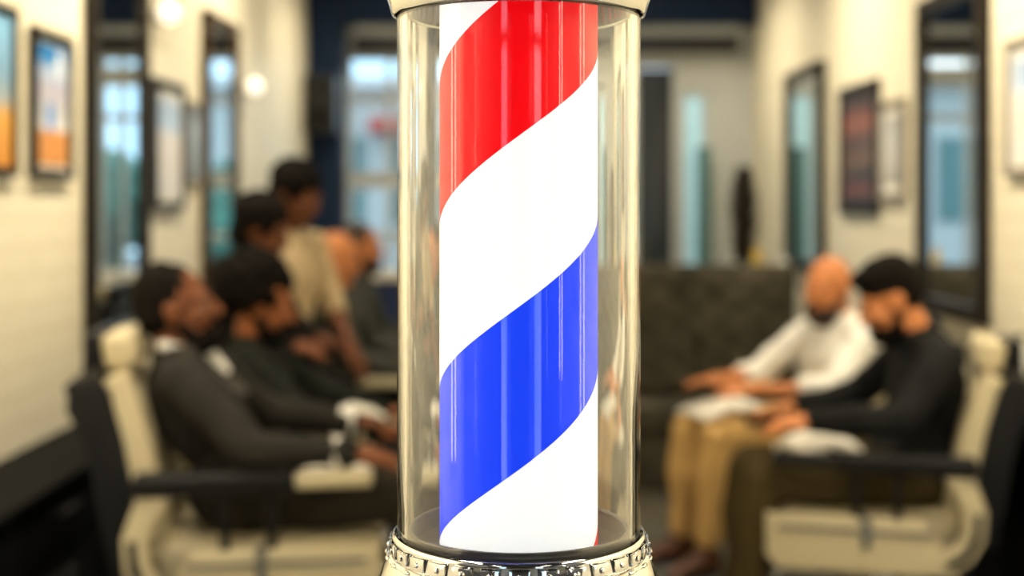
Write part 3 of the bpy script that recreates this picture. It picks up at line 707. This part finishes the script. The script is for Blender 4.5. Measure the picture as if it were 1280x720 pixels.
# lower collar
def up(pr): return [(r_, zr+dz) for r_, dz in pr]
bm = bmesh.new()
lathe(bm, up([(.0852,-.009),(.0852,-.001),(.0860,0),(.0870,-.0004),(.0876,-.0018),(.0880,-.0028),(.0876,-.0036),(.0888,-.0130),(.0905,-.0138),(.0915,-.0150),(.0905,-.0165),(.0925,-.0200),(.0960,-.030),(.102,-.044),(.109,-.056),(.118,-.068),(.120,-.074),(.118,-.082),(.10,-.092),(.06,-.11),(.045,-.13),(.03,-.13)]), 160)
col = finish(bm, 'lower_collar', M['chrome'], pole, angle=.9)
bm = bmesh.new()
for k in range(30):     # raised plaques round the band, with small bosses
    a = 2*PI*(k+.5)/30; c_, s_ = math.cos(a), math.sin(a)
    rot = Matrix.Rotation(a, 3, 'Z')
    for (dx, w, h, zz) in ((.0888, .0140, .0080, -.0083),):
        vs = box(bm, -.0010, .0010, -w/2, w/2, -h/2, h/2, .0007, 2, rot=rot)
        for v in vs: v.co += Vector((dx*c_, dx*s_, zr+zz))
    ball(bm, (.0899*c_, .0899*s_, zr-.0083), (.0016,.0022,.0022), rot, 8, 6)
    b2 = a+PI/30; ball(bm, (.0913*math.cos(b2), .0913*math.sin(b2), zr-.0150), (.0016,.005,.0016), Matrix.Rotation(b2, 3, 'Z'), 8, 6)
finish(bm, 'plaque_band', M['chrome'], col)
bm = bmesh.new(); lathe(bm, up([(.02,-.010),(.0851,-.010),(.0851,-.0085),(.02,-.0085)]), 96); finish(bm, 'lower_plate', M['dark_plate'], pole)
zg = EYE-(691-HZ)*(K-.077)/F
bm = bmesh.new(); lathe(bm, [(.0735, zr-.0088), (.0735, zg-.001), (.0745, zg), (.0765, zg), (.0772, zg-.001), (.0772, zr-.0088)], 120, close=True); finish(bm, 'gasket', M['dark_plate'], pole)
# upper collar and dome
zt = EYE-(21-HZ)/PF
def ut(pr): return [(r_, zt+dz) for r_, dz in pr]
bm = bmesh.new()
lathe(bm, ut([(.0852,.004),(.0852,.001),(.0862,-.001),(.0875,0),(.0905,.010),(.0935,.018),(.0950,.020),(.0935,.023),(.0960,.027),(.1005,.036),(.108,.048),(.110,.054),(.106,.060),(.095,.085),(.075,.108),(.05,.124),(.02,.132),(.012,.142),(.016,.152),(.010,.162),(.002,.165),(.001,.13),(.05,.06),(.0852,.05)]), 160, close=True)
finish(bm, 'upper_collar', M['chrome'], pole, angle=.9)
# inner socket ring of the top, seen through the glass
M['socket'] = mat('socket_metal', (.15,.13,.11), .18, 1)
bm = bmesh.new()
lathe(bm, ut([(.0772,.05),(.0765,.0),(.0750,-.001),(.0742,.001),(.0735,.012),(.0742,.014),(.072,.05)]), 240, close=True)
for v in bm.verts:      # shallow flutes shaped into the socket to give vertical reflection streaks
    r_ = math.hypot(v.co.x, v.co.y)
    if r_ < .0748:
        a = math.atan2(v.co.y, v.co.x); k_ = 1-.0011*max(0, math.sin(a*48))/.07*1.0
        v.co.x *= k_; v.co.y *= k_
finish(bm, 'inner_socket', M['socket'], pole, angle=.4)
# stand down to the floor
bm = bmesh.new(); lathe(bm, [(.03,.02),(.032,.05),(.028,.08),(.028,zr-.15),(.036,zr-.14),(.036,zr-.128)], 48); finish(bm, 'stand_column', M['chrome'], pole)
bm = bmesh.new(); lathe(bm, [(.02,0),(.20,0),(.205,.01),(.19,.022),(.07,.04),(.045,.06),(.03,.06)], 64); finish(bm, 'foot', M['chrome'], pole)

# ------------------------------------------------------------------ lights
def area(loc, sx, sy, power, col, rot=(0,0,0), name='lamp'):
    l = bpy.data.lights.new(name, 'AREA'); l.shape = 'RECTANGLE'; l.size = sx; l.size_y = sy; l.energy = power; l.color = col
    o = bpy.data.objects.new(name, l); COL.objects.link(o); o.location = loc; o.rotation_euler = rot; return o
for side_, x in (('left', XL+.75), ('right', XR-.85)):
    for k, y in enumerate((-1.6, .6, 2.8, 5.0, 7.2, 9.4)):
        r = empty('ceiling_light', (x, y, ZC-.22), label='long warm ceiling light in the %s row' % side_, cat='ceiling light', group='ceiling lights in the %s row' % side_)
        bm = bmesh.new(); box(bm, -.06, .06, -.60, .60, .012, .07, .008)
        for q in (-.45, .45): cyl(bm, (0,q,.07), (0,q,.22), .006)
        finish(bm, 'housing', M['black_paint'], r)
        bm = bmesh.new(); box(bm, -.05, .05, -.59, .59, 0, .014, .003); finish(bm, 'diffuser', M['lamp_glow'], r)
        pw = (80, 80, 56, 36, 25, 16)[k] if side_ == 'right' else (80, 80, 58, 38, 22, 12)[k]
        a_ = area((x, y, ZC-.235), .10, 1.15, pw, (1,.94,.84) if k < 2 else (1,.87,.64), rot=(0, math.radians(28 if side_ == 'left' else -28), 0), name='ceiling_lamp'); a_.data.spread = math.radians(120)

for (x, y, s_, lb) in ((XL, .05, 1, 'unseen slim tube light added on the left wall to streak the pole'), (XR, -1.5, -1, 'unseen slim tube light added on the right wall, well behind the viewer'), (XR, -.2, -1, 'unseen slim tube light added on the right wall, the farther in of the two')):
    r = empty('added_streak_light', (x, y, 1.0), label=lb, cat='added light', group='added streak lights')  # unseen tubes added for vertical highlights on the pole's glass and stripes
    bm = bmesh.new(); box(bm, min(0, s_*.03), max(0, s_*.03), -.04, .04, 0, 1.5, .004); finish(bm, 'back_plate', M['dull_chrome'], r)
    bm = bmesh.new(); cyl(bm, (s_*.06,0,.04), (s_*.06,0,1.46), .025, seg=20); finish(bm, 'tube', M['lamp_glow'], r)
w = bpy.data.worlds.new('world'); S.world = w; w.use_nodes = True; nt = w.node_tree
bg = nt.nodes['Background']
tcw = nt.nodes.new('ShaderNodeTexCoord'); nz = nt.nodes.new('ShaderNodeTexNoise'); nz.inputs['Scale'].default_value = 3; nz.inputs['Detail'].default_value = 5
rp = nt.nodes.new('ShaderNodeValToRGB'); rp.color_ramp.elements[0].position = .42; rp.color_ramp.elements[0].color = (.42,.64,.82,1); rp.color_ramp.elements[1].position = .62; rp.color_ramp.elements[1].color = (.9,.95,1,1)
nt.links.new(tcw.outputs['Generated'], nz.inputs['Vector']); nt.links.new(nz.outputs['Fac'], rp.inputs['Fac']); nt.links.new(rp.outputs['Color'], bg.inputs['Color'])
bg.inputs['Strength'].default_value = 2.6

# ------------------------------------------------------------------ camera
cam = bpy.data.cameras.new('camera'); co = bpy.data.objects.new('camera', cam); COL.objects.link(co)
co.location = (0,0,EYE); co.rotation_euler = (PI/2,0,0)
cam.sensor_width = 36; cam.lens = F/1280*36; cam.shift_y = -(360-HZ)/1280; cam.clip_start = .05
cam.dof.use_dof = True; cam.dof.focus_distance = .845; cam.dof.aperture_fstop = 3.4
S.camera = co
S.view_settings.view_transform = 'Standard'; S.view_settings.look = 'None'; S.view_settings.gamma = 1; S.view_settings.use_curve_mapping = False
S.view_settings.exposure = 0
